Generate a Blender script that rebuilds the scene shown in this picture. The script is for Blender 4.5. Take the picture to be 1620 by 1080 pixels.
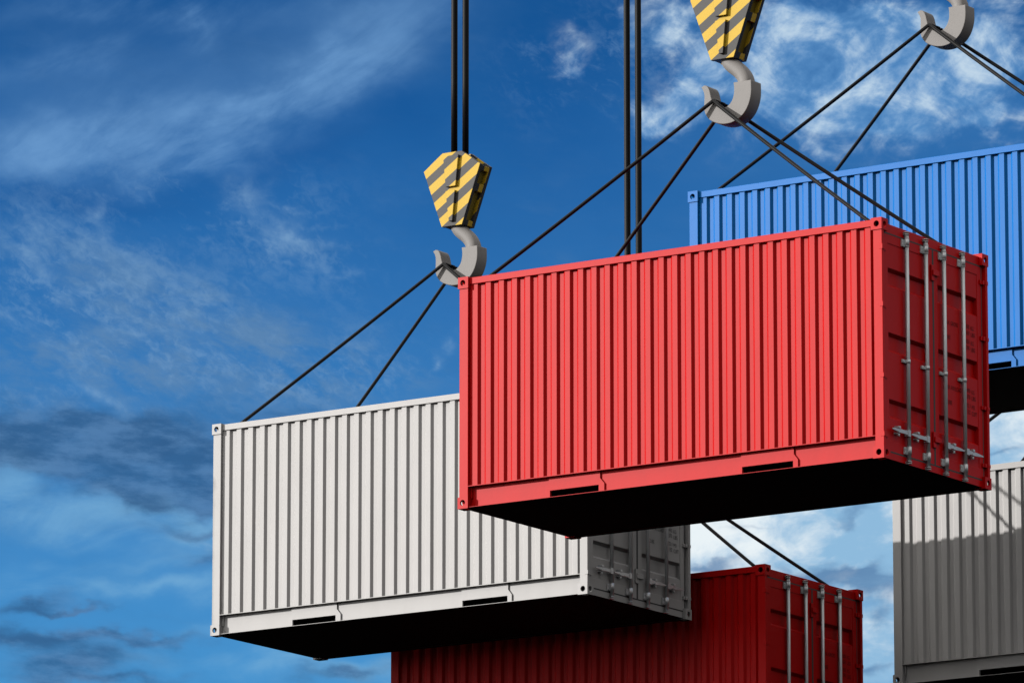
import bpy, bmesh, math, random
from mathutils import Vector, Matrix

for o in list(bpy.data.objects): bpy.data.objects.remove(o)
S = bpy.context.scene
C = S.collection

# ------------------------------------------------------------------ camera
PITCH = 0.20691
cam_d = bpy.data.cameras.new('camera')
cam = bpy.data.objects.new('camera', cam_d); C.objects.link(cam)
cam_d.sensor_width = 36; cam_d.lens = 10766.7/1620*36
cam_d.clip_start = 1; cam_d.clip_end = 20000
cam.rotation_euler = (math.pi/2+PITCH, 0, 0)
S.camera = cam

# ------------------------------------------------------------------ scene axes
PSI = 0.58935                       # yaw of every hanging container
UX = Vector((math.cos(PSI), -math.sin(PSI), 0))   # along the long side
VX = Vector((math.sin(PSI), math.cos(PSI), 0))    # across, away from the viewer
ZX = Vector((0, 0, 1))
SUN_DIR = (-0.96*UX - VX + 0.437*ZX).normalized()  # towards the sun
SUN_EL = math.asin(SUN_DIR.z); SUN_AZ = math.atan2(SUN_DIR.x, SUN_DIR.y)

# ------------------------------------------------------------------ exposure
S.view_settings.view_transform = 'Standard'
S.view_settings.look = 'None'
S.view_settings.exposure = 0.0
S.view_settings.gamma = 1.0
S.view_settings.use_curve_mapping = False
S.cycles.max_bounces = 4; S.cycles.diffuse_bounces = 0; S.cycles.glossy_bounces = 2

# ------------------------------------------------------------------ sun
sd = bpy.data.lights.new('sun', 'SUN'); sd.energy = 3.85; sd.angle = math.radians(0.5)
sd.color = (1.0, 0.975, 0.95)
so = bpy.data.objects.new('sun', sd); C.objects.link(so)
so.rotation_euler = SUN_DIR.to_track_quat('Z', 'Y').to_euler()
so.location = SUN_DIR*300

# ------------------------------------------------------------------ world
W_ = bpy.data.worlds.new('World'); S.world = W_; W_.use_nodes = True
W_.cycles.sampling_method = 'MANUAL'; W_.cycles.sample_map_resolution = 256
nt = W_.node_tree; N = nt.nodes; K = nt.links
for n in list(N): N.remove(n)
def mth(op, a, b=None, c=None, clamp=False):
    n = N.new('ShaderNodeMath'); n.operation = op; n.use_clamp = clamp
    for i, v in enumerate((a, b, c)):
        if v is None: continue
        if isinstance(v, (int, float)): n.inputs[i].default_value = v
        else: K.new(v, n.inputs[i])
    return n.outputs[0]
def add(a, b): return mth('ADD', a, b)
def sub(a, b): return mth('SUBTRACT', a, b)
def mul(a, b): return mth('MULTIPLY', a, b)
def sat(a): return mth('ADD', a, 0.0, clamp=True)
def comb(x, y, z):
    n = N.new('ShaderNodeCombineXYZ')
    for i, v in enumerate((x, y, z)):
        if isinstance(v, (int, float)): n.inputs[i].default_value = v
        else: K.new(v, n.inputs[i])
    return n.outputs[0]
def noise(vec, scale, detail=6, rough=0.55, dist=0.0):
    n = N.new('ShaderNodeTexNoise'); n.noise_dimensions = '3D'
    n.inputs['Scale'].default_value = scale; n.inputs['Detail'].default_value = min(detail, 6)
    n.inputs['Roughness'].default_value = rough; n.inputs['Distortion'].default_value = dist
    K.new(vec, n.inputs['Vector']); return n.outputs['Fac']
def smooth(x, lo, hi):
    n = N.new('ShaderNodeMapRange'); n.interpolation_type = 'SMOOTHSTEP'
    n.inputs['From Min'].default_value = lo; n.inputs['From Max'].default_value = hi
    K.new(x, n.inputs['Value']); return n.outputs['Result']
def mixc(f, a, b):
    n = N.new('ShaderNodeMix'); n.data_type = 'RGBA'
    if isinstance(f, (int, float)): n.inputs['Factor'].default_value = f
    else: K.new(f, n.inputs['Factor'])
    for nm, v in (('A', a), ('B', b)):
        i = [s for s in n.inputs if s.name == nm and s.type == 'RGBA'][0]
        if isinstance(v, tuple): i.default_value = (*v, 1)
        else: K.new(v, i)
    return [s for s in n.outputs if s.type == 'RGBA'][0]
def lin(r, g, b):
    f = lambda c: (c/255/12.92 if c <= 10 else ((c/255+0.055)/1.055)**2.4)
    return (f(r), f(g), f(b))

tc = N.new('ShaderNodeTexCoord'); sp = N.new('ShaderNodeSeparateXYZ'); K.new(tc.outputs['Generated'], sp.inputs[0])
dx, dy, dz = sp.outputs
AZ = mth('ARCTAN2', dx, dy)
EL = mth('ARCTAN2', dz, mth('SQRT', add(mul(dx, dx), mul(dy, dy))))
# sky map in milliradians: bearing X (0 = due +Y), elevation Y
PX = add(mul(AZ, 1000.0), 0.0)
PY = mul(EL, 1000.0)
def q(x, y):                      # where a cloud stands, as bearing / elevation (mrad)
    return ((x-810)/10.767, 206.9+(540-y)/10.767)
# slow swirl added to the map so cloud edges never follow an ellipse
wv = comb(mul(PX, .06), mul(PY, .09), 0.3)
wn = N.new('ShaderNodeTexNoise'); wn.inputs['Scale'].default_value = 1.7; wn.inputs['Detail'].default_value = 5
K.new(wv, wn.inputs['Vector'])
wsx = N.new('ShaderNodeSeparateColor'); K.new(wn.outputs['Color'], wsx.inputs[0])
QX = add(PX, mul(sub(wsx.outputs[0], .5), 11.0)); QY = add(PY, mul(sub(wsx.outputs[1], .5), 9.0))
def blob(x, y, rx, ry, ang=0.0, amp=1.0):
    cx, cy = q(x, y); rx /= 10.767; ry /= 10.767
    a = math.radians(ang); c, s = math.cos(a), math.sin(a)
    X = sub(QX, cx); Y = sub(QY, cy)
    u = mul(add(mul(X, c), mul(Y, s)), 1/rx); v = mul(sub(mul(Y, c), mul(X, s)), 1/ry)
    return mul(mth('EXPONENT', mul(add(mul(u, u), mul(v, v)), -1.0)), amp)
def blobs(*L_):
    r = None
    for b in L_:
        g = blob(*b); r = g if r is None else add(r, g)
    return sat(r)
def rotated(ang, sx, sy, z=0.0):
    a = math.radians(ang); c, s = math.cos(a), math.sin(a)
    return comb(mul(add(mul(PX, c), mul(PY, s)), sx), mul(sub(mul(PY, c), mul(PX, s)), sy), z)

sky = N.new('ShaderNodeTexSky'); sky.sky_type = 'NISHITA'; sky.sun_disc = False
sky.sun_elevation = SUN_EL; sky.sun_rotation = SUN_AZ
sky.altitude = 50; sky.air_density = 1.0; sky.dust_density = 0.6; sky.ozone_density = 3.0
nis = N.new('ShaderNodeVectorMath'); nis.operation = 'SCALE'; K.new(sky.outputs[0], nis.inputs[0]); nis.inputs['Scale'].default_value = 0.10
# the deep polarised blue of this sky, by elevation
cr = N.new('ShaderNodeValToRGB'); K.new(mul(PY, 1/400.0), cr.inputs[0])
R_ = cr.color_ramp; R_.interpolation = 'LINEAR'
stops = [(0.0, lin(150, 195, 225)), (.31, lin(112, 178, 224)), (.39, lin(70, 148, 208)), (.45, lin(60, 133, 197)), (.527, lin(47, 114, 180)), (.58, lin(28, 97, 165)), (.635, lin(11, 80, 145)), (1.0, lin(8, 62, 125))]
R_.elements[0].position = 0; R_.elements[0].color = (*stops[0][1], 1)
R_.elements[1].position = 1; R_.elements[1].color = (*stops[-1][1], 1)
for p_, c_ in stops[1:-1]:
    e = R_.elements.new(p_); e.color = (*c_, 1)
col = mixc(0.985, nis.outputs[0], cr.outputs[0])

# blotchy darkening / lightening of the clear blue
bl = noise(comb(mul(PX, .02), mul(PY, .03), 5.0), 1.2, 4, .6)
col = mixc(mul(smooth(bl, .40, .72), .08), col, lin(84, 140, 196))

# A  high cirrus veil, rising to the right, upper left
mA0 = blobs((330, 130, 330, 90, 14, .8), (120, 200, 220, 80, 0, .75), (560, 70, 160, 90, 32, .7), (100, 40, 200, 60, 0, .35))
col = mixc(mul(mA0, .32), col, lin(88, 134, 184))
mA = blobs((500, 118, 85, 48, 34, 1), (400, 180, 170, 34, 22, 1), (200, 200, 150, 50, 8, .75), (60, 245, 160, 40, 0, .8), (300, 262, 130, 22, 12, .8),
           (620, 40, 90, 60, 34, .6), (290, 25, 26, 60, 20, .7), (230, 20, 200, 24, 0, .5), (110, 100, 140, 30, 8, .5))
nA = add(mul(noise(rotated(24, .020, .045), 1.3, 6, .58, .6), .65), mul(noise(rotated(30, .07, .17, 3.), 1.3, 6, .6, .4), .35))
aA = mul(mul(mA, smooth(nA, .30, .64)), .78)
col = mixc(aA, col, lin(116, 164, 214))
# deeper blue along the lower edge of the veil
mK = blobs((110, 318, 190, 30, 0, .8), (470, 235, 130, 34, 22, .9), (900, 200, 220, 150, 0, .5), (640, 170, 60, 60, 30, .6))
col = mixc(mul(mK, .62), col, lin(14, 82, 150))
# B  small ragged wisps, left
mB = blobs((442, 368, 50, 18, -16, 1), (485, 380, 26, 12, -20, 1), (372, 312, 30, 34, -60, .8), (450, 335, 34, 8, -24, .9), (505, 425, 40, 7, -14, .6), (130, 345, 20, 22, -30, 1),
           (45, 362, 30, 16, -20, .8), (22, 390, 34, 9, -10, .7), (62, 425, 44, 16, -34, .9), (85, 455, 40, 12, -34, .8), (150, 400, 26, 40, 60, .6), (200, 415, 30, 8, -30, .5),
           (200, 540, 75, 7, 8, .9), (690, 580, 12, 7, 30, 1), (722, 545, 10, 26, -30, .8), (150, 632, 52, 14, -24, 1.15), (290, 855, 46, 7, -16, 1.1), (315, 865, 24, 6, -30, 1.), (90, 560, 50, 9, -24, .7), (20, 515, 40, 9, -20, .7), (260, 500, 120, 50, -20, .3))
nB = add(mul(noise(rotated(-22, .08, .15, 9.), 1.6, 6, .62, .5), .6), mul(noise(rotated(40, .25, .20, 2.), 1.6, 5, .6, .3), .4))
col = mixc(mul(mul(mB, smooth(nB, .34, .74)), .62), col, lin(140, 178, 212))
# thin grey veil, middle left
mV = blobs((150, 580, 300, 60, -8, 1), (200, 470, 200, 50, -24, .6), (420, 560, 160, 50, -15, .9), (300, 480, 160, 50, -24, .6), (580, 590, 120, 40, 0, .7), (60, 450, 120, 40, -20, .5))
nV = add(mul(noise(rotated(-14, .035, .10, 4.), 1.5, 6, .64, .4), .6), mul(noise(rotated(-24, .12, .22, 14.), 1.5, 6, .64, .3), .4))
col = mixc(mul(mul(mV, smooth(nV, .38, .62)), .80), col, lin(96, 136, 178))
# fine mackerel flecks scattered through the middle and top of the sky
mM = blobs((120, 470, 200, 120, -20, 1), (330, 560, 240, 90, -12, .9), (430, 370, 130, 60, -24, .9), (560, 600, 140, 50, 0, .7), (880, 110, 90, 60, 20, .6), (1010, 90, 70, 110, 0, .6), (300, 300, 200, 40, 0, .5), (80, 640, 200, 30, -10, .7))
nM1 = noise(rotated(-24, .045, .09, 31.), 1.6, 5, .6, .3)
nM = add(mul(nM1, .55), mul(noise(rotated(-30, .28, .42, 33.), 1.6, 5, .66, .5), .45))
col = mixc(mul(mul(mM, smooth(nM, .47, .66)), .50), col, lin(122, 162, 202))
# E  pale low haze cloud, lower left
mE = blobs((70, 805, 170, 36, -6, 1), (250, 815, 90, 26, -10, .8), (190, 840, 160, 24, 0, .8), (290, 925, 150, 18, 4, .9), (60, 925, 200, 22, -3, .5), (330, 1000, 120, 12, 6, .6), (440, 1050, 260, 16, -3, .9), (240, 885, 140, 14, 6, .5), (640, 1062, 160, 14, 0, .6), (20, 740, 50, 30, 0, .6))
nE = noise(rotated(2, .024, .07, 2.), 1.5, 6, .58, .5)
col = mixc(mul(mul(mE, smooth(nE, .28, .66)), .74), col, lin(126, 180, 218))
# D  slate grey shadowed clouds, left
mD = blobs((210, 715, 270, 52, 0, 1), (60, 690, 140, 44, 0, 1), (290, 760, 110, 34, -8, 1), (60, 735, 90, 20, 6, .6), (330, 800, 110, 20, -10, .9), (200, 792, 60, 18, -16, 1.1), (430, 690, 90, 60, 0, .6),
           (320, 842, 80, 9, 0, .8), (30, 1018, 120, 18, 2, 1.0), (120, 1048, 100, 20, 6, 1.0), (200, 1008, 140, 9, -2, .75), (30, 965, 70, 12, 14, .8), (540, 1062, 80, 12, 4, .9), (140, 1078, 130, 12, 0, .9), (330, 885, 60, 14, 0, .7), (110, 964, 50, 5, 0, .9))
nD = add(mul(noise(rotated(-4, .028, .075, 6.), 1.5, 6, .60, .3), .7), mul(noise(rotated(-6, .16, .34, 16.), 1.5, 6, .66, .3), .3))
aD = mul(smooth(add(mul(nD, .80), mul(mD, .64)), .32, 1.18), .88)
col = mixc(aD, col, mixc(smooth(noise(rotated(-4, .07, .20, 8.), 1.6, 6, .64), .36, .66), lin(50, 90, 134), lin(84, 124, 168)))
# P  broken white cumulus, upper right
mL = blobs((1450, 160, 300, 120, 0), (1100, 250, 200, 100, 0, .3), (1350, 20, 200, 60, 0, .6))
col = mixc(mul(mL, .40), col, lin(78, 138, 198))
mP = blobs((1065, 185, 58, 26, 24, 1.1), (1105, 150, 46, 26, 30, .9), (1030, 190, 30, 26, 20, 1), (1140, 120, 26, 50, 0, .5), (1290, 110, 100, 60, 24, .95), (1350, 100, 90, 70, 0, .9), (1280, 175, 46, 26, 20, 1.), (1400, 150, 70, 60, 0, .85), (1400, 40, 80, 40, 0, .85),
           (1440, 190, 50, 18, -20, .8), (1560, 110, 90, 60, 0, .75), (1585, 195, 46, 16, 20, 1.1), (1530, 60, 60, 40, 0, .6), (1245, 30, 50, 26, 0, .6), (1070, 20, 50, 50, 0, .55), (905, 88, 34, 24, 34, .48), (906, 120, 30, 9, 0, .5), (1000, 60, 26, 40, 0, .55), (1040, 60, 40, 30, 0, .4), (1300, 230, 60, 12, -10, .5), (1200, 145, 50, 60, 0, .6), (1500, 150, 110, 80, 0, .7), (1590, 60, 80, 80, 0, .6), (1260, 60, 90, 50, 0, .8), (1350, 190, 90, 24, -6, .7), (1120, 60, 70, 50, 0, .5))
nP = add(mul(noise(rotated(-14, .08, .12, 11.), 1.5, 6, .58, .5), .68), mul(noise(rotated(-50, .30, .18, 1.), 1.5, 5, .56, .2), .32))
aP = mul(mul(smooth(add(mul(nP, 1.15), mul(mP, .36)), .58, 1.12), sat(mul(mP, 4.0))), .88)
cP = mixc(smooth(nP, .40, .72), lin(108, 162, 214), lin(206, 226, 240))
col = mixc(aP, col, cP)
# F  bright layered cloud, lower right
mF = blobs((1280, 820, 260, 80, 8, 1), (1200, 870, 90, 36, 0, .8), (1600, 690, 150, 75, 0, 1.1), (1400, 860, 90, 60, 0, 1), (1480, 1000, 200, 110, 0, .9), (1120, 880, 60, 40, 0, .9), (1390, 1040, 60, 40, 0, .9), (900, 900, 200, 120, 0, .8))
nF = add(mul(noise(rotated(10, .03, .055, 7.), 1.5, 6, .56, .4), .65), mul(noise(rotated(10, .10, .15, 12.), 1.5, 6, .58, .3), .35))
aF = mul(smooth(add(mul(nF, .9), mul(mF, .70)), .50, .96), sat(mul(mF, 5.0)))
cF = mixc(smooth(nF, .40, .60), lin(142, 186, 220), lin(234, 243, 247))
col = mixc(aF, col, cF)
mG = blobs((1388, 925, 50, 26, -10, 1.1), (1360, 900, 40, 12, 20, .9), (1130, 893, 40, 10, 0, 1.), (1330, 915, 40, 24, 0, .7), (1400, 975, 34, 20, 0, .7), (1370, 1060, 40, 9, 0, .8), (1210, 835, 46, 6, 0, .4), (1352, 818, 50, 8, 5, .7), (1280, 905, 40, 14, 0, .7), (1590, 728, 60, 7, 10, .5))
nG = noise(rotated(0, .05, .09, 20.), 1.6, 6, .58, .4)
aG = mul(smooth(add(mul(nG, .8), mul(mG, .65)), .44, 1.10), .8)
col = mixc(aG, col, lin(84, 124, 168))
# unseen cloud, made brighter at left and dimmer at right to set fill light
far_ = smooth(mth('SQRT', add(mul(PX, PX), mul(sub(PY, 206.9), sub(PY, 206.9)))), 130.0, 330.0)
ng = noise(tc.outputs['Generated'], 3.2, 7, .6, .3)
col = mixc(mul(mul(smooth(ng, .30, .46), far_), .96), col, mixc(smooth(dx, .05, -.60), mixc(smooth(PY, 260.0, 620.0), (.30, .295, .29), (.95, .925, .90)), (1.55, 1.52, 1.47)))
# below the horizon
col = mixc(smooth(PY, -1.0, -30.0), col, (0.004, 0.004, 0.004))
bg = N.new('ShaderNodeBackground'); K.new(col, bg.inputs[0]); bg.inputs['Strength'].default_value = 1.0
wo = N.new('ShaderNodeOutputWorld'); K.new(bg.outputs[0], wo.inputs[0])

# ------------------------------------------------------------------ helpers
def tag(o, label=None, cat=None, group=None, kind=None):
    if label: o['label'] = label
    if cat: o['category'] = cat
    if group: o['group'] = group
    if kind: o['kind'] = kind
def mat(name, base, rough=.6, metal=0.0, spec=.5, wear=0.0, bump=0.0, dirt=None):
    m = bpy.data.materials.new(name); m.use_nodes = True
    t = m.node_tree; b = t.nodes['Principled BSDF']
    b.inputs['Base Color'].default_value = (*base, 1); b.inputs['Roughness'].default_value = rough
    b.inputs['Metallic'].default_value = metal; b.inputs['Specular IOR Level'].default_value = spec
    if wear or bump:
        tcn = t.nodes.new('ShaderNodeTexCoord')
        mp = t.nodes.new('ShaderNodeMapping'); mp.inputs['Scale'].default_value = (1, 1, .35)
        t.links.new(tcn.outputs['Object'], mp.inputs[0])
        n = t.nodes.new('ShaderNodeTexNoise'); n.inputs['Scale'].default_value = 5; n.inputs['Detail'].default_value = 8; n.inputs['Roughness'].default_value = .65
        t.links.new(mp.outputs[0], n.inputs['Vector'])
        if wear:
            r = t.nodes.new('ShaderNodeValToRGB'); t.links.new(n.outputs['Fac'], r.inputs[0])
            d = dirt or tuple(c*(1-wear) for c in base)
            r.color_ramp.elements[0].position = .3; r.color_ramp.elements[0].color = (*d, 1)
            r.color_ramp.elements[1].position = .6; r.color_ramp.elements[1].color = (*base, 1)
            t.links.new(r.outputs[0], b.inputs['Base Color'])
        if bump:
            n2 = t.nodes.new('ShaderNodeTexNoise'); n2.inputs['Scale'].default_value = 22; n2.inputs['Detail'].default_value = 5
            t.links.new(tcn.outputs['Object'], n2.inputs['Vector'])
            bp = t.nodes.new('ShaderNodeBump'); bp.inputs['Strength'].default_value = bump; bp.inputs['Distance'].default_value = .004
            t.links.new(n2.outputs['Fac'], bp.inputs['Height']); t.links.new(bp.outputs[0], b.inputs['Normal'])
    return m

M_RED = mat('red_paint', (.555, .0006, .0006), .42, spec=.155, wear=.07, bump=.06)
M_WHITE = mat('white_paint', (.488, .474, .461), .42, spec=.16, wear=.05, bump=.06)
M_BLUE = mat('blue_paint', (.001, .160, .53), .42, spec=.175, wear=.06, bump=.06)
M_STEEL = mat('galvanised_steel', (.60, .62, .625), .34, .40, wear=.18)
M_RUBBER = mat('door_rubber', (.05, .05, .05), .7)
M_UNDER = mat('bitumen_shade_underside', (.0016, .0016, .0016), .95, spec=.04)  # bitumen coat taken near black to stand for underside shade
M_HOLE = mat('pocket_interior', (.002, .002, .002), .9, spec=.05)
M_TXT = {}
for k_, b_ in (('red', (.10, .001, .001)), ('white', (.11, .11, .11)), ('blue', (.004, .01, .03))):
    M_TXT[k_] = mat('stencil_ink_'+k_, b_, .7, spec=.2)
M_ROPE = mat('greased_wire', (.0030, .0030, .0032), .48, spec=.15)
M_HOOK = mat('forged_steel', (.235, .220, .207), .5, .0, spec=.24, wear=.06, bump=.06)
M_DARK = mat('block_dark_paint', (.012, .012, .013), .5)
M_YEL = mat('block_yellow_paint', (.64, .405, .026), .56)
M_SHEAVE = mat('block_core_paint', (.20, .14, .006), .6)

def stripe_mat():
    m = bpy.data.materials.new('hazard_stripes'); m.use_nodes = True
    t = m.node_tree; b = t.nodes['Principled BSDF']; b.inputs['Roughness'].default_value = .52; b.inputs['Specular IOR Level'].default_value = .24
    tcn = t.nodes.new('ShaderNodeTexCoord'); s = t.nodes.new('ShaderNodeSeparateXYZ'); t.links.new(tcn.outputs['Object'], s.inputs[0])
    def mm(op, a, b_):
        n = t.nodes.new('ShaderNodeMath'); n.operation = op
        for i, v in enumerate((a, b_)):
            if isinstance(v, (int, float)): n.inputs[i].default_value = v
            else: t.links.new(v, n.inputs[i])
        return n.outputs[0]
    # object space: x along, y across, z up, origin at the block's base point (2.826, 1.134, 4.89)
    c = mm('SUBTRACT', s.outputs[2], mm('MULTIPLY', s.outputs[0], .66))
    c = mm('ADD', c, mm('MULTIPLY', mm('ADD', s.outputs[1], .134), .25))
    c = mm('DIVIDE', mm('ADD', c, 4.89-.66*2.826-3.769+5*.258), .258)
    f = mm('GREATER_THAN', mm('FRACT', c, 0), .5)
    mx = t.nodes.new('ShaderNodeMix'); mx.data_type = 'RGBA'
    t.links.new(f, mx.inputs['Factor'])
    A = [i for i in mx.inputs if i.type == 'RGBA']
    A[0].default_value = (.060, .057, .054, 1); A[1].default_value = (.64, .405, .026, 1)
    t.links.new([o for o in mx.outputs if o.type == 'RGBA'][0], b.inputs['Base Color'])
    return m
M_STRIPE = stripe_mat()

def bx(bm, x0, x1, y0, y1, z0, z1, mi=0):
    vs = [bm.verts.new((x, y, z)) for x in (x0, x1) for y in (y0, y1) for z in (z0, z1)]
    for f in ((0, 1, 3, 2), (4, 6, 7, 5), (0, 4, 5, 1), (2, 3, 7, 6), (0, 2, 6, 4), (1, 5, 7, 3)):
        bm.faces.new([vs[i] for i in f]).material_index = mi
def cyl(bm, p0, p1, r, seg=20, mi=0, r1=None):
    p0, p1 = Vector(p0), Vector(p1); d = (p1-p0).normalized(); r1 = r if r1 is None else r1
    a = d.orthogonal().normalized(); b = d.cross(a)
    A, B = [], []
    for i in range(seg):
        t = 2*math.pi*i/seg; w = a*math.cos(t)+b*math.sin(t)
        A.append(bm.verts.new(p0+w*r)); B.append(bm.verts.new(p1+w*r1))
    for i in range(seg):
        f = bm.faces.new((A[i], A[(i+1) % seg], B[(i+1) % seg], B[i])); f.smooth = True; f.material_index = mi
    bm.faces.new(A[::-1]).material_index = mi; bm.faces.new(B).material_index = mi
def prism(bm, pts, y0, y1, mi=0, mi_edge=None):
    """polygon pts (x,z) extruded from y0 (front) to y1"""
    a = [bm.verts.new((x, y0, z)) for x, z in pts]; b = [bm.verts.new((x, y1, z)) for x, z in pts]
    bm.faces.new(a).material_index = mi; bm.faces.new(b[::-1]).material_index = mi
    n = len(pts)
    for i in range(n):
        bm.faces.new((a[i], b[i], b[(i+1) % n], a[(i+1) % n])).material_index = mi if mi_edge is None else mi_edge
def build(name, bm, mats, parent=None, bevel=0.0, seg=1, shift=None):
    if shift: bmesh.ops.translate(bm, verts=bm.verts, vec=shift)
    bmesh.ops.recalc_face_normals(bm, faces=bm.faces)
    if name in ('bottom_rail', 'sill', 'corner_casting'):
        mats = [mats, M_UNDER]
        for f in bm.faces:
            if f.normal.z < -.7 and f.calc_center_median().z < .03: f.material_index = 1  # downward faces coloured black for their shade
    me = bpy.data.meshes.new(name); bm.to_mesh(me); bm.free()
    for m in (mats if isinstance(mats, (list, tuple)) else [mats]): me.materials.append(m)
    o = bpy.data.objects.new(name, me); C.objects.link(o)
    if parent: o.parent = parent
    if bevel:
        md = o.modifiers.new('bevel', 'BEVEL'); md.width = bevel; md.segments = seg; md.limit_method = 'ANGLE'; md.angle_limit = math.radians(40)
    return o
def copy_tree(o, parent=None):
    c = o.copy(); C.objects.link(c); c.parent = parent
    for ch in [x for x in KIDS.get(o.name, [])]: copy_tree(ch, c)
    return c
KIDS = {}
def index_kids():
    KIDS.clear()
    for o in bpy.data.objects:
        if o.parent: KIDS.setdefault(o.parent.name, []).append(o)

# ------------------------------------------------------------------ ground
bm = bmesh.new(); bx(bm, -4000, 4000, -4000, 4000, -2.2, -1.7)
g = build('ground', bm, mat('asphalt_yard', (.016, .016, .016), .9, spec=.1, wear=.4)); tag(g, kind='structure')

# ------------------------------------------------------------------ container
L, W, H = 5.4225, 2.2689, 2.591
SH = Vector((-L/2, -W/2, 0))          # builder coordinates -> base centre
CW, CD, CH = .134, .134, .129         # corner casting

def holed_face(bm, o, ax, ay, an, w, h, cx, cy, rx, ry, depth):
    """rectangle w x h with a round hole, wall of the hole going in by depth along -an"""
    n = 24; o, ax, ay, an = map(Vector, (o, ax, ay, an))
    ring, rim, back = [], [], []
    for i in range(n):
        t = 2*math.pi*(i+.5)/n
        c, s = math.cos(t), math.sin(t)
        k = min(((w-cx) if c > 0 else cx)/max(abs(c), 1e-6), ((h-cy) if s > 0 else cy)/max(abs(s), 1e-6))
        ring.append((cx+c*k, cy+s*k)); rim.append((cx+c*rx, cy+s*ry))
    P = lambda p, d=0: bm.verts.new(o+ax*p[0]+ay*p[1]-an*d)
    A = [P(p) for p in ring]; B = [P(p) for p in rim]; D = [P((cx+(p[0]-cx)*.96, cy+(p[1]-cy)*.96), depth) for p in rim]
    corners = [(w, h), (0, h), (0, 0), (w, 0)]
    for i in range(n):
        j = (i+1) % n
        vs = [A[i], A[j], B[j], B[i]]
        for c in corners:
            p, r_ = ring[i], ring[j]
            if (abs(p[0]-c[0]) < 1e-6 and abs(r_[1]-c[1]) < 1e-6 and abs(p[1]-c[1]) > 1e-6) or (abs(p[1]-c[1]) < 1e-6 and abs(r_[0]-c[0]) < 1e-6 and abs(p[0]-c[0]) > 1e-6):
                vs = [A[i], P(c), A[j], B[j], B[i]]
        bm.faces.new(vs); bm.faces.new((B[i], B[j], D[j], D[i]))

def casting(pt, pm, far_u, far_v, top):
    bm = bmesh.new()
    # build at near-left-bottom corner, then mirror into place
    holed_face(bm, (0, 0, 0), (1, 0, 0), (0, 0, 1), (0, -1, 0), CW, CH, .064, .0655, .033, .0335, .022)       # side
    holed_face(bm, (0, 0, 0), (0, 1, 0), (0, 0, 1), (-1, 0, 0), CD, CH, .064, .0655, .032, .0335, .022)       # end
    holed_face(bm, (0, 0, 0), (1, 0, 0), (0, 1, 0), (0, 0, -1), CW, CD, .067, .067, .045, .03, .022)          # outer flat
    for f in (((CW, 0, 0), (CW, CD, 0), (CW, CD, CH), (CW, 0, CH)), ((0, CD, 0), (CW, CD, 0), (CW, CD, CH), (0, CD, CH)), ((0, 0, CH), (CW, 0, CH), (CW, CD, CH), (0, CD, CH))):
        bm.faces.new([bm.verts.new(p) for p in f])
    bmesh.ops.remove_doubles(bm, verts=bm.verts, dist=1e-5)
    for v in bm.verts:
        if far_u: v.co.x = L-v.co.x
        if far_v: v.co.y = W-v.co.y
        if top: v.co.z = H-v.co.z
    return build('corner_casting', bm, pm, pt, shift=SH)

def corr_profile():
    """(along, depth) of the long side's corrugated sheet"""
    pitch, flat, sa, sb, d0, d1 = .17335, .0640, .0262, .0335, .050, .0800
    pts = [(.118, d0)]; u = .1635
    for k in range(30):
        if k: pts.append((u, d0))
        pts.append((u+flat, d0)); pts.append((u+flat+sa, d1))
        if k < 29: pts.append((u+pitch-sb, d1))
        u += pitch
    pts.append((5.325, d1))
    return pts

def opening_plate(bm, u0, u1, ub0, ub1, uo0, uo1, y0, y1):
    """fork pocket surround: trapezoid outline open at the foot for the pocket"""
    zb, zt = .0152, .2415; zo = .097; z1, z2 = .106, .168
    out = [(ub0, zb), (uo0, zb), (uo0, zo), (uo1, zo), (uo1, zb), (ub1, zb), (ub1, z1), (u1, z2), (u1, zt), (u0, zt), (u0, z2), (ub0, z1)]
    # convex pieces keep the triangulation clean
    a = {}
    def V_(x, z, y):
        k = (round(x, 5), round(z, 5), y)
        if k not in a: a[k] = bm.verts.new((x, y, z))
        return a[k]
    pieces = [[(ub0, zb), (uo0, zb), (uo0, zo), (ub0, z1)], [(ub0, z1), (uo0, zo), (uo1, zo), (ub1, z1), (u1, z2), (u0, z2)], [(u0, z2), (u1, z2), (u1, zt), (u0, zt)], [(uo1, zb), (ub1, zb), (ub1, z1), (uo1, zo)]]
    for p in pieces:
        bm.faces.new([V_(x, z, y0) for x, z in p])
        bm.faces.new([V_(x, z, y1) for x, z in p][::-1])
    n = len(out)
    for i in range(n):
        p, r_ = out[i], out[(i+1) % n]
        bm.faces.new((V_(*p, y0), V_(*p, y1), V_(*r_, y1), V_(*r_, y0)))

POCKETS = [(1.154, 1.818, 1.110, 1.872, 1.168, 1.800), (3.611, 4.272, 3.569, 4.322, 3.624, 4.262)]

def mirror_v(bm):
    for v in bm.verts: v.co.y = W-v.co.y

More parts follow.
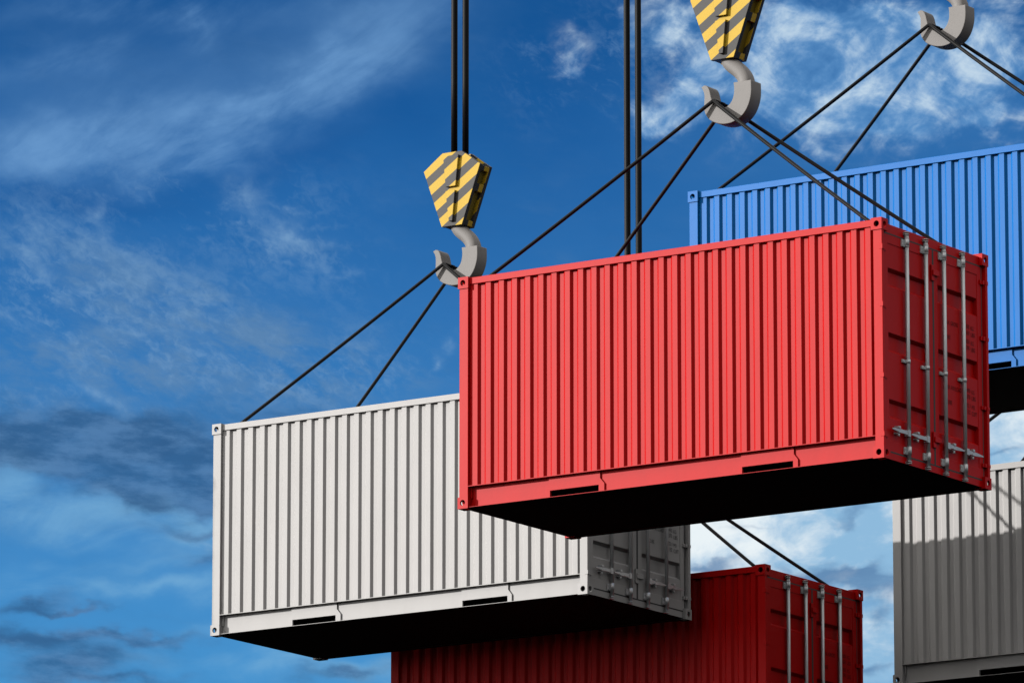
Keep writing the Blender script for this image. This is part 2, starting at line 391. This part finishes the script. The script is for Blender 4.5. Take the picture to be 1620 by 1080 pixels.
def text_mesh(lines, name, m, parent):
    for s, x0, x1, zc, hh in lines:
        bm = bmesh.new()
        cu = bpy.data.curves.new('t', 'FONT'); cu.body = s; cu.size = 1; cu.resolution_u = 3
        ob = bpy.data.objects.new('t', cu); C.objects.link(ob)
        bpy.context.view_layer.update()
        me = bpy.data.meshes.new_from_object(ob.evaluated_get(bpy.context.evaluated_depsgraph_get()))
        xs = [v.co.x for v in me.vertices]; ys = [v.co.y for v in me.vertices]
        ax, bx_, ay, by = min(xs), max(xs), min(ys), max(ys)
        b2 = bmesh.new(); b2.from_mesh(me)
        for v in b2.verts:
            X = x0+(v.co.x-ax)/(bx_-ax)*(x1-x0); Z = zc+((v.co.y-ay)/(by-ay)-.5)*hh
            v.co = Vector((L-.0428, X, Z))
        tmp = bpy.data.meshes.new('tmp'); b2.to_mesh(tmp); b2.free(); bm.from_mesh(tmp)
        bpy.data.objects.remove(ob); bpy.data.curves.remove(cu); bpy.data.meshes.remove(me); bpy.data.meshes.remove(tmp)
        build(name, bm, m, parent, shift=SH)

DP = L-.040    # outer plane of the doors
BARU = L-.010  # axis of the locking bars

def make_door(root, pm, tm, right):
    bm = bmesh.new()
    f = (lambda v: W-v) if right else (lambda v: v)
    lo, hi, zb, zt = .105, 1.118, .102, 2.446
    pl, pr, pb, pt_ = .185, 1.038, .213, 2.348
    s, sy, d = .032, .008, .043
    tr = [(.462, .665), (1.180, 1.384), (1.885, 2.084)]
    ys = sorted({lo, pl, pl+.004, pl+.004+sy, pr-.004-sy, pr-.004, pr, hi})
    zs = {zb, pb, pb+.004, pt_-.004, pt_, zt}
    for a, b in tr: zs |= {a, a+s, b-s, b}
    zs = sorted(zs)
    def dep(y, z):
        e = 0.0
        if pl+1e-4 < y < pr-1e-4 and pb+1e-4 < z < pt_-1e-4: e = .006
        for a, b in tr:
            t = min((y-(pl+.004))/sy, ((pr-.004)-y)/sy, (z-a)/s, (b-z)/s, 1)
            if t > 0: e = .006+d*t
        return e
    G = [[bm.verts.new((DP-dep(y, z), f(y), z)) for z in zs] for y in ys]
    for i in range(len(ys)-1):
        for j in range(len(zs)-1):
            bm.faces.new((G[i][j], G[i+1][j], G[i+1][j+1], G[i][j+1]))
    # back and edges
    bk = [bm.verts.new((DP-.060, f(y), z)) for y, z in ((lo, zb), (hi, zb), (hi, zt), (lo, zt))]
    bm.faces.new(bk)
    bm.faces.new([G[i][0] for i in range(len(ys))]+[bk[1], bk[0]])
    bm.faces.new([G[i][-1] for i in range(len(ys))]+[bk[2], bk[3]])
    bm.faces.new([G[0][j] for j in range(len(zs))]+[bk[3], bk[0]])
    bm.faces.new([G[-1][j] for j in range(len(zs))]+[bk[2], bk[1]])
    door = build('door', bm, pm, root, shift=SH)
    # hinges on the outer edge of the leaf
    for z0, z1 in ((.236, .278), (.868, .908), (1.630, 1.677), (2.252, 2.300)):
        bm = bmesh.new()
        if right:
            bx(bm, L-.041, L-.024, 2.13, 2.232, z0, z1); bx(bm, L-.024, L-.012, 2.165, 2.205, z0, z1)
            bx(bm, L-.030, L-.001, 2.214, 2.2605, z0+.002, z1-.002)
        else:
            bx(bm, L-.041, L-.026, .04, .135, z0, z1)
            bx(bm, L-.040, L+.0035, .0085, .054, z0-.003, z1+.004)
        build('hinge', bm, pm, door, bevel=.002, shift=SH)
    # locking bars
    for v in ((1.324, 1.730) if right else (.541, .943)):
        bm = bmesh.new()
        cyl(bm, (BARU, v, .035), (BARU, v, 2.508), .0215, 24)
        for z0, z1, r in ((2.484, 2.490, .0235), (2.366, 2.460, .0265), (1.096, 1.139, .0265), (.112, .199, .0265), (2.366, 2.371, .0285), (2.455, 2.460, .0285)):
            cyl(bm, (BARU, v, z0), (BARU, v, z1), r, 24)
        build('locking_bar', bm, M_STEEL, door, shift=SH)
        for z0, z1, w_ in ((2.362, 2.440, .086), (1.100, 1.135, .095), (.112, .190, .080)):
            bm = bmesh.new(); bx(bm, DP-.006, BARU-.002, v-.030, v+.030, z0, z1); bx(bm, DP-.005, DP+.016, v-w_+.01, v-.02, z0, z1)
            for zz in ((z0+.02, z1-.02) if z1-z0 > .05 else ((z0+z1)/2,)):
                cyl(bm, (DP+.015, v-w_+.026, zz), (DP+.022, v-w_+.026, zz), .008, 8)
            build('bar_guide', bm, M_STEEL, door, bevel=.0015, shift=SH)
        for zz in (2.500, 2.520, .018, .036):
            bm = bmesh.new(); cyl(bm, (BARU-.004, v, zz-.0035), (BARU-.004, v, zz+.0035), .032, 20); bx(bm, DP-.012, BARU-.01, v-.03, v+.03, zz-.0035, zz+.0035)
            build('bar_cam', bm, M_STEEL, door, shift=SH)
    # handles
    for bv, end, hub in (((1.324, 1.690, 1.471), (1.730, 2.093, 1.876)) if right else ((.541, .176, .312), (.943, .572, .710))):
        sg = 1 if end > bv else -1
        bm = bmesh.new(); zc = .338
        u0, u1 = BARU+.006, BARU+.018
        prof = [(bv, .024), (bv+sg*.06, .024), (bv+sg*.10, .020), (bv+sg*.2, .021), (end-sg*.10, .017), (end, .007)]
        a = [bm.verts.new((u1, v, zc+h)) for v, h in prof]; b = [bm.verts.new((u1, v, zc-h)) for v, h in prof]
        a2 = [bm.verts.new((u0, v, zc+h)) for v, h in prof]; b2 = [bm.verts.new((u0, v, zc-h)) for v, h in prof]
        n = len(prof)
        for i in range(n-1):
            for q_ in ((a[i], a[i+1], b[i+1], b[i]), (a2[i], a2[i+1], b2[i+1], b2[i]), (a[i], a[i+1], a2[i+1], a2[i]), (b[i], b[i+1], b2[i+1], b2[i])): bm.faces.new(q_)
        bm.faces.new((a[0], b[0], b2[0], a2[0])); bm.faces.new((a[-1], b[-1], b2[-1], a2[-1]))
        bx(bm, BARU-.024, BARU+.024, min(bv, bv+sg*.052), max(bv, bv+sg*.052), zc-.035, zc+.035)
        build('handle', bm, M_STEEL, door, bevel=.002, shift=SH)
        bm = bmesh.new()
        bx(bm, DP-.008, BARU+.026, hub-.020, hub+.020, zc+.022, zc+.046); bx(bm, DP-.008, BARU+.010, hub-.026, hub+.026, zc-.040, zc-.022)
        cyl(bm, (BARU+.004, hub+.004, zc-.062), (BARU+.004, hub+.004, zc-.030), .014, 10)
        bx(bm, BARU+.018, BARU+.028, hub-.032, hub+.036, zc-.026, zc-.008)
        build('handle_catch', bm, M_STEEL, door, bevel=.002, shift=SH)
    if not right:
        for z0 in (.283, 2.104):
            bm = bmesh.new()
            bx(bm, DP-.003, DP+.020, 1.078, 1.142, z0, z0+.170); bx(bm, DP+.020, DP+.034, 1.092, 1.190, z0+.058, z0+.118); bx(bm, DP+.0, DP+.030, 1.19, 1.232, z0+.064, z0+.116)
            build('door_clasp', bm, pm, door, bevel=.003, shift=SH)
    else:
        hh = .046
        R0, R1, U0 = 1.839, 1.908, 1.941
        lines = [('MAX. GROSS', 1.377, 1.663, 1.712, hh), ('TARE', 1.385, 1.497, 1.551, hh),
                 ('500', R0, R1, 1.738, hh), ('KG', U0, 2.001, 1.732, hh), ('650', R0, R1, 1.668, hh), ('LBS', U0, 2.024, 1.662, hh),
                 ('850', R0, R1, 1.573, hh), ('KG', U0, 2.001, 1.567, hh), ('290', R0, R1, 1.505, hh), ('LBS', U0, 2.026, 1.498, hh),
                 ('MAX. PAYLOAD', 1.377, 1.723, 1.004, hh), ('CUBE', 1.398, 1.516, .840, hh),
                 ('8 490', 1.795, R1, 1.034, hh), ('KG', U0, 2.001, 1.028, hh), ('6 370', 1.795, R1, .967, hh), ('LBS', U0, 2.026, .961, hh),
                 ('32.1', 1.828, R1, .869, hh), ('M3', U0, 2.001, .863, hh), ('1', 1.795, 1.806, .800, hh), ('132', R0, R1, .800, hh), ('CUFT', U0, 2.052, .794, hh)]
        text_mesh(lines, 'stencilled_text', tm, door)
    return door

def make_container(name, pm, tm):
    root = bpy.data.objects.new(name, None); C.objects.link(root); root.empty_display_size = .5
    for fu in (0, 1):
        for fv in (0, 1):
            for tp in (0, 1): casting(root, pm, fu, fv, tp)
    prof = corr_profile()
    for mv in (0, 1):
        # long side sheet
        bm = bmesh.new()
        a = [bm.verts.new((u, v, .250)) for u, v in prof]; b = [bm.verts.new((u, v, 2.512)) for u, v in prof]
        a2 = [bm.verts.new((u, v+.004, .250)) for u, v in prof]; b2 = [bm.verts.new((u, v+.004, 2.512)) for u, v in prof]
        for i in range(len(prof)-1):
            bm.faces.new((a[i], a[i+1], b[i+1], b[i])); bm.faces.new((a2[i], a2[i+1], b2[i+1], b2[i]))
        if mv: mirror_v(bm)
        build('side_panel', bm, pm, root, bevel=0, shift=SH)
        bm = bmesh.new(); bx(bm, CW-.01, L-CW+.01, .035, .095, 2.508, 2.582)
        if mv: mirror_v(bm)
        build('top_rail', bm, pm, root, bevel=.004, seg=2, shift=SH)
        # bottom rail: channel with flange, web and lip, web cut for the pockets
        bm = bmesh.new()
        bx(bm, .120, L-.110, .012, .094, .2420, .2495)
        bx(bm, CW-.004, L-CW+.004, .012, .097, .0105, .0150)
        cuts = [(p[4], p[5]) for p in POCKETS]
        x = .100
        for c0, c1 in cuts+[(L-.1, None)]:
            bx(bm, x, c0, .085, .0965, .0150, .242)
            if c1: bx(bm, c0, c1, .085, .0965, .0965, .242); x = c1
        bx(bm, .126, .150, .066, .085, .118, .242); bx(bm, CW, .165, .070, .085, .0150, .060)
        if mv: mirror_v(bm)
        build('bottom_rail', bm, pm, root, shift=SH)
        for p in POCKETS:
            bm = bmesh.new(); opening_plate(bm, *p, .066, .0848)
            if mv: mirror_v(bm)
            build('fork_pocket', bm, pm, root, shift=SH)
    for p in POCKETS:     # the two tunnels right through the floor
        bm = bmesh.new(); a, b = p[4], p[5]
        bx(bm, a-.01, a, .0966, W-.0966, .0186, .107); bx(bm, b, b+.01, .0966, W-.0966, .0186, .107)
        bx(bm, a, b, .0966, W-.0966, .098, .107); bx(bm, a, b, .0966, W-.0966, .0186, .022)
        bx(bm, a, b, 1.12, 1.14, .022, .098)
        build('fork_tunnel', bm, M_HOLE, root, shift=SH)
    # posts
    for u0, u1, fr in ((.013, .128, 0), (L-.1125, L-.005, 1)):
        for mv in (0, 1):
            bm = bmesh.new()
            if fr:
                bx(bm, u0, u1, .012, .058, CH-.001, H-CH+.001)
                bx(bm, u0+.003, L-.046, .058, .112, CH-.001, H-CH+.001)
            else:
                bx(bm, u0, u1, .012, .110, CH-.001, H-CH+.001)
            if mv: mirror_v(bm)
            build('corner_post', bm, pm, root, bevel=.004, seg=2, shift=SH)
    # roof, front end, headers, floor
    bm = bmesh.new(); k = 40; xs = []; x0, x1 = .10, L-.10
    for i in range(k+1):
        xx = x0+(x1-x0)*i/k; xs.append((xx, 2.571 if i % 2 else 2.556))
    a = [bm.verts.new((x, .09, z)) for x, z in xs]; b = [bm.verts.new((x, W-.09, z)) for x, z in xs]
    a2 = [bm.verts.new((x, .09, 2.545)) for x, z in xs]; b2 = [bm.verts.new((x, W-.09, 2.545)) for x, z in xs]
    for i in range(k):
        bm.faces.new((a[i], a[i+1], b[i+1], b[i])); bm.faces.new((a2[i], a2[i+1], b2[i+1], b2[i]))
    build('roof', bm, pm, root, shift=SH)
    bm = bmesh.new(); n = 12; pr = []
    y = .11; st = (W-.22)/n
    for i in range(n):
        pr += [(y, .05), (y+st*.38, .05), (y+st*.55, .08), (y+st*.83, .08)]; y += st
    pr.append((W-.11, .05))
    a = [bm.verts.new((u, v, .12)) for v, u in pr]; b = [bm.verts.new((u, v, 2.50)) for v, u in pr]
    for i in range(len(pr)-1): bm.faces.new((a[i], a[i+1], b[i+1], b[i]))
    build('front_wall', bm, pm, root, shift=SH)
    for nm, u0, u1, z0, z1 in (('header', L-.105, DP, 2.458, 2.556), ('header', .03, .10, 2.495, 2.570), ('sill', L-.105, DP, .013, .0885), ('sill', .03, .10, .013, .125)):
        bm = bmesh.new(); bx(bm, u0, u1, CD-.02, W-CD+.02, z0, z1); build(nm, bm, pm, root, bevel=.002, shift=SH)
    bm = bmesh.new(); bx(bm, .1, L-.105, .0968, W-.0968, .115, .14)
    for i in range(17):
        u = .25+i*(L-.5)/16
        if any(p[4]-.07 < u < p[5]+.07 for p in POCKETS): continue
        bx(bm, u, u+.045, .0968, W-.0968, .022, .115)
    bx(bm, .1, L-.105, .0966, W-.0966, .0125, .0215)
    build('floor', bm, M_UNDER, root, shift=SH)
    # rubber door seal
    bm = bmesh.new(); u0, u1 = DP-.03, DP+.0015
    bx(bm, u0, u1, .09, W-.09, 2.4445, 2.4595); bx(bm, u0, u1, .09, W-.09, .0872, .1035)
    bx(bm, u0, u1, .090, .1048, .1018, 2.4461); bx(bm, u0, u1, W-.1048, W-.090, .1018, 2.4461); bx(bm, u0, u1, 1.1182, W-1.1182, .1018, 2.4461)
    build('door_seal', bm, M_RUBBER, root, shift=SH)
    make_door(root, pm, tm, False); make_door(root, pm, tm, True)
    return root

# ------------------------------------------------------------------ crane hook and its block
def make_hook():
    root = bpy.data.objects.new('crane_hook', None); C.objects.link(root); root.empty_display_size = .3
    O = Vector((2.826, 1.134, 4.89)); sh = -O
    poly = [(2.414, 5.609), (2.684, 5.804), (2.968, 5.804), (3.238, 5.609), (2.974, 4.89), (2.678, 4.89)]
    for y0, y1, front in ((1.000, 1.055, 1), (1.213, 1.268, 0)):
        bm = bmesh.new(); prism(bm, poly, y0, y1, 0, 1)
        pl = build('side_plate', bm, [M_STRIPE, M_DARK], root, bevel=.003, shift=sh)
        if front: fy0, fy1 = .962, 1.0002
        else: fy0, fy1 = 1.2678, 1.306
        for pp in ([(2.722, 5.753), (2.944, 5.753), (2.904, 5.371), (2.760, 5.371)], [(2.758, 5.319), (2.895, 5.319), (2.857, 4.943), (2.807, 4.943)]):
            bm = bmesh.new(); prism(bm, pp, fy0, fy1); build('stiffener', bm, M_STRIPE, pl, bevel=.003, shift=sh)
    c = Vector((2.826, 5.35))
    ins = [((c.x+(x-c.x)*.84), c.y+(z-c.y)*.86) for x, z in poly]
    bm = bmesh.new(); prism(bm, ins, 1.0551, 1.2129)
    build('sheave_housing', bm, M_SHEAVE, root, shift=sh)
    def edge_u(z): return 3.238-(5.609-z)*(3.238-2.974)/.719
    for z0, z1 in ((5.545, 5.600), (5.300, 5.392), (4.895, 4.960)):
        for sg in (1, -1):
            bm = bmesh.new(); e0, e1 = edge_u(z0)-.006, edge_u(z1)-.006
            pts = [(e0-.10, z0), (e0, z0), (e1, z1), (e1-.10, z1)]
            if sg < 0: pts = [(2*2.826-x, z) for x, z in pts]
            prism(bm, pts, 1.0552, 1.1250, 0); prism(bm, pts, 1.1250, 1.2128, 1); build('cross_bar', bm, [M_DARK, M_YEL], root, bevel=.003, shift=sh)
    bm = bmesh.new(); bx(bm, 2.70, 2.952, 1.0552, 1.2128, 4.892, 4.905); build('base_plate', bm, M_DARK, root, shift=sh)
    # forged hook plate
    out = [(2.529, 4.612), (2.552, 4.582), (2.566, 4.549), (2.573, 4.496), (2.568, 4.418), (2.568, 4.349), (2.585, 4.300), (2.612, 4.257), (2.645, 4.226), (2.690, 4.198), (2.750, 4.174), (2.820, 4.158),
           (2.895, 4.158), (2.960, 4.172), (3.020, 4.198), (3.075, 4.238), (3.115, 4.285), (3.145, 4.340), (3.168, 4.405), (3.178, 4.460), (3.181, 4.516), (3.178, 4.612)]
    inn = [(2.948, 4.612), (2.957, 4.560), (2.957, 4.505), (2.946, 4.449), (2.922, 4.398), (2.882, 4.360), (2.835, 4.342), (2.785, 4.346), (2.735, 4.368), (2.697, 4.402), (2.671, 4.446), (2.655, 4.505),
           (2.643, 4.560), (2.624, 4.602), (2.600, 4.624), (2.568, 4.630)]
    def smoothed(p, it=1):
        for _ in range(it):
            r = [p[0]]
            for a, b in zip(p, p[1:]): r += [(a[0]*.75+b[0]*.25, a[1]*.75+b[1]*.25), (a[0]*.25+b[0]*.75, a[1]*.25+b[1]*.75)]
            p = r+[p[-1]]
        return p
    pts = smoothed(out)+smoothed(inn)
    bm = bmesh.new(); prism(bm, pts, 1.030, 1.240)
    hk = build('hook', bm, M_HOOK, root, bevel=.008, seg=3, shift=sh)
    for f in hk.data.polygons: f.use_smooth = abs(f.normal.y) < .5
    # curved shank
    path = [(2.835, 4.905), (2.846, 4.870), (2.880, 4.832), (2.925, 4.795), (2.972, 4.758), (3.012, 4.715), (3.040, 4.672), (3.056, 4.630), (3.060, 4.590)]
    for _ in range(2): path = smoothed(path)
    bm = bmesh.new(); rings = []; n = 28
    for i, (x, z) in enumerate(path):
        a = Vector(path[max(i-1, 0)]); b = Vector(path[min(i+1, len(path)-1)]); d = (b-a).normalized()
        nx = Vector((-d.y, d.x)); r = []
        for k in range(n):
            t = 2*math.pi*k/n; c_, s_ = math.cos(t), math.sin(t)
            c_ = math.copysign(abs(c_)**.75, c_); s_ = math.copysign(abs(s_)**.75, s_)
            r.append(bm.verts.new((x+nx.x*c_*.084, 1.134+s_*.090, z+nx.y*c_*.084)))
        rings.append(r)
    for r0, r1 in zip(rings, rings[1:]):
        for k in range(n):
            f = bm.faces.new((r0[k], r0[(k+1) % n], r1[(k+1) % n], r1[k])); f.smooth = True
    bm.faces.new(rings[0]); bm.faces.new(rings[-1])
    bmesh.ops.recalc_face_normals(bm, faces=bm.faces)
    build('shank', bm, M_HOOK, root, shift=sh)
    return root, O

def orient(o, origin, local=Vector((0, 0, 0))):
    o.location = origin+UX*local.x+VX*local.y+ZX*local.z
    o.rotation_euler = (0, 0, -PSI)

def rope_mesh(name, pts, r, m):
    """twisted wire rope along a polyline (local points, first one is the origin)"""
    bm = bmesh.new(); n = 14
    P = [Vector(p) for p in pts]; prev = None
    for i, p in enumerate(P):
        d = ((P[i+1] if i+1 < len(P) else P[i])-(P[i-1] if i else P[i])).normalized()
        a = Vector((.3, .7, .1)).cross(d).normalized(); b = d.cross(a)
        R = [bm.verts.new(p+(a*math.cos(2*math.pi*k/n)+b*math.sin(2*math.pi*k/n))*r) for k in range(n)]
        if prev:
            for k in range(n):
                f = bm.faces.new((prev[k], prev[(k+1) % n], R[(k+1) % n], R[k])); f.smooth = True
        else: bm.faces.new(R[::-1])
        prev = R
    bm.faces.new(prev)
    return build(name, bm, m)

UA, HA = 2.703, 4.432       # where the slings bear on the hook
def make_slings(origin, who, hook_word):
    for (su, sv, w1) in ((0, 0, 'near left'), (0, 1, 'far left'), (1, 0, 'near right'), (1, 1, 'far right')):
        va = 1.004 if sv == 0 else 1.266
        top = Vector((UA, va, HA))
        at = Vector((.215 if not su else (L-.215 if not sv else L-.255), .20 if not sv else W-.20, 2.568))
        mid = Vector((UA, 1.135, HA+.002))
        pts = [mid-top, Vector((0, (1.04-1.004) if not sv else -(.036), .004)), Vector((0, 0, 0))]
        n = 24; d = at-top
        for i in range(1, n+1):
            t = i/n; pts.append(d*t+Vector((0, 0, -.012*4*t*(1-t))))
        o = rope_mesh('sling_rope', pts, .0215, M_ROPE)
        orient(o, origin, top)
        tag(o, 'sling from %s to the %s corner of %s' % (hook_word, w1, who), 'rope', 'sling ropes holding the containers')
def make_cables(origin, who):
    for u, w1 in ((2.770, 'left'), (2.935, 'right')):
        pts = [(0, 0, 0)]+[(0, 0, i*1.0) for i in range(1, 26)]
        o = rope_mesh('hoist_cable', pts, .0395, M_ROPE)
        orient(o, origin, Vector((u, 1.134, 5.70)))
        tag(o, '%s one of the two thick hoist cables above %s' % (w1, who), 'cable', 'hoist cables above the hook blocks')

# ------------------------------------------------------------------ positions (builder origin = near left bottom corner)
O_RED = Vector((-0.59599, 73.28164, 13.50830))
O_WHITE = Vector((-3.63330, 80.90054, 13.36375))
k_ = 82.60/82.31393
O_LOW = Vector((-1.50058, 82.31393, 11.38581))*k_
O_BLUE = Vector((2.05417, 77.50, 15.46298))
O_GREY = Vector((4.62065, 81.64, 12.87849))
O_ADDED = UX*(-60.13)+VX*58.23+ZX*15.76  # unseen container, placed so its shadow falls on the low red one

red = make_container('shipping_container', M_RED, M_TXT['red'])
tag(red, 'bright sunlit red shipping container hanging in front of the others', 'shipping container', 'containers hanging from crane hooks')
white = make_container('shipping_container', M_WHITE, M_TXT['white'])
tag(white, 'white shipping container on the left, partly behind the bright red one', 'shipping container', 'containers hanging from crane hooks')
blue = make_container('shipping_container', M_BLUE, M_TXT['blue'])
tag(blue, 'blue shipping container hanging behind the bright red one at upper right', 'shipping container', 'containers hanging from crane hooks')
index_kids()
low = copy_tree(red); low['label'] = 'dark shaded red shipping container lowest of all, behind the white one'
grey = copy_tree(white); grey['label'] = 'white shipping container at the right edge, its lower part in shadow'
side = copy_tree(white); side['label'] = 'added white shipping container out of view at left, shading the dark red one'  # added out of frame to shade the low container's left end
for o, p in ((red, O_RED), (white, O_WHITE), (low, O_LOW), (blue, O_BLUE), (grey, O_GREY), (side, O_ADDED)):
    orient(o, p, Vector((L/2, W/2, 0)))

hook0, HO = make_hook()
tag(hook0, 'x', 'crane hook', 'crane hooks with striped blocks')
index_kids()
rigs = [(O_RED, 'the bright red container', 'the middle hook', 'hook above the bright red container, its striped block cut by the top of the view'),
        (O_WHITE, 'the left white container', 'the left hook', 'hook above the left white container, its striped block in full view'),
        (O_LOW, 'the dark red container', 'its hidden hook', 'hook of the dark red container, hidden behind the bright red container'),
        (O_BLUE, 'the blue container', 'the right hook', 'grey hook at upper right above the blue container, its block out of view'),
        (O_GREY, 'the right edge white container', 'its hook', 'hook of the right edge white container, hidden from view'),
        (O_ADDED, 'the unseen white container', 'its hook', 'hook of the added unseen white container far left')]  # rig of the added shading container
for i, (p, who, hw, lab) in enumerate(rigs):
    h = hook0 if i == 0 else copy_tree(hook0)
    orient(h, p, HO); h['label'] = lab
    make_slings(p, who, hw)
    make_cables(p, who)
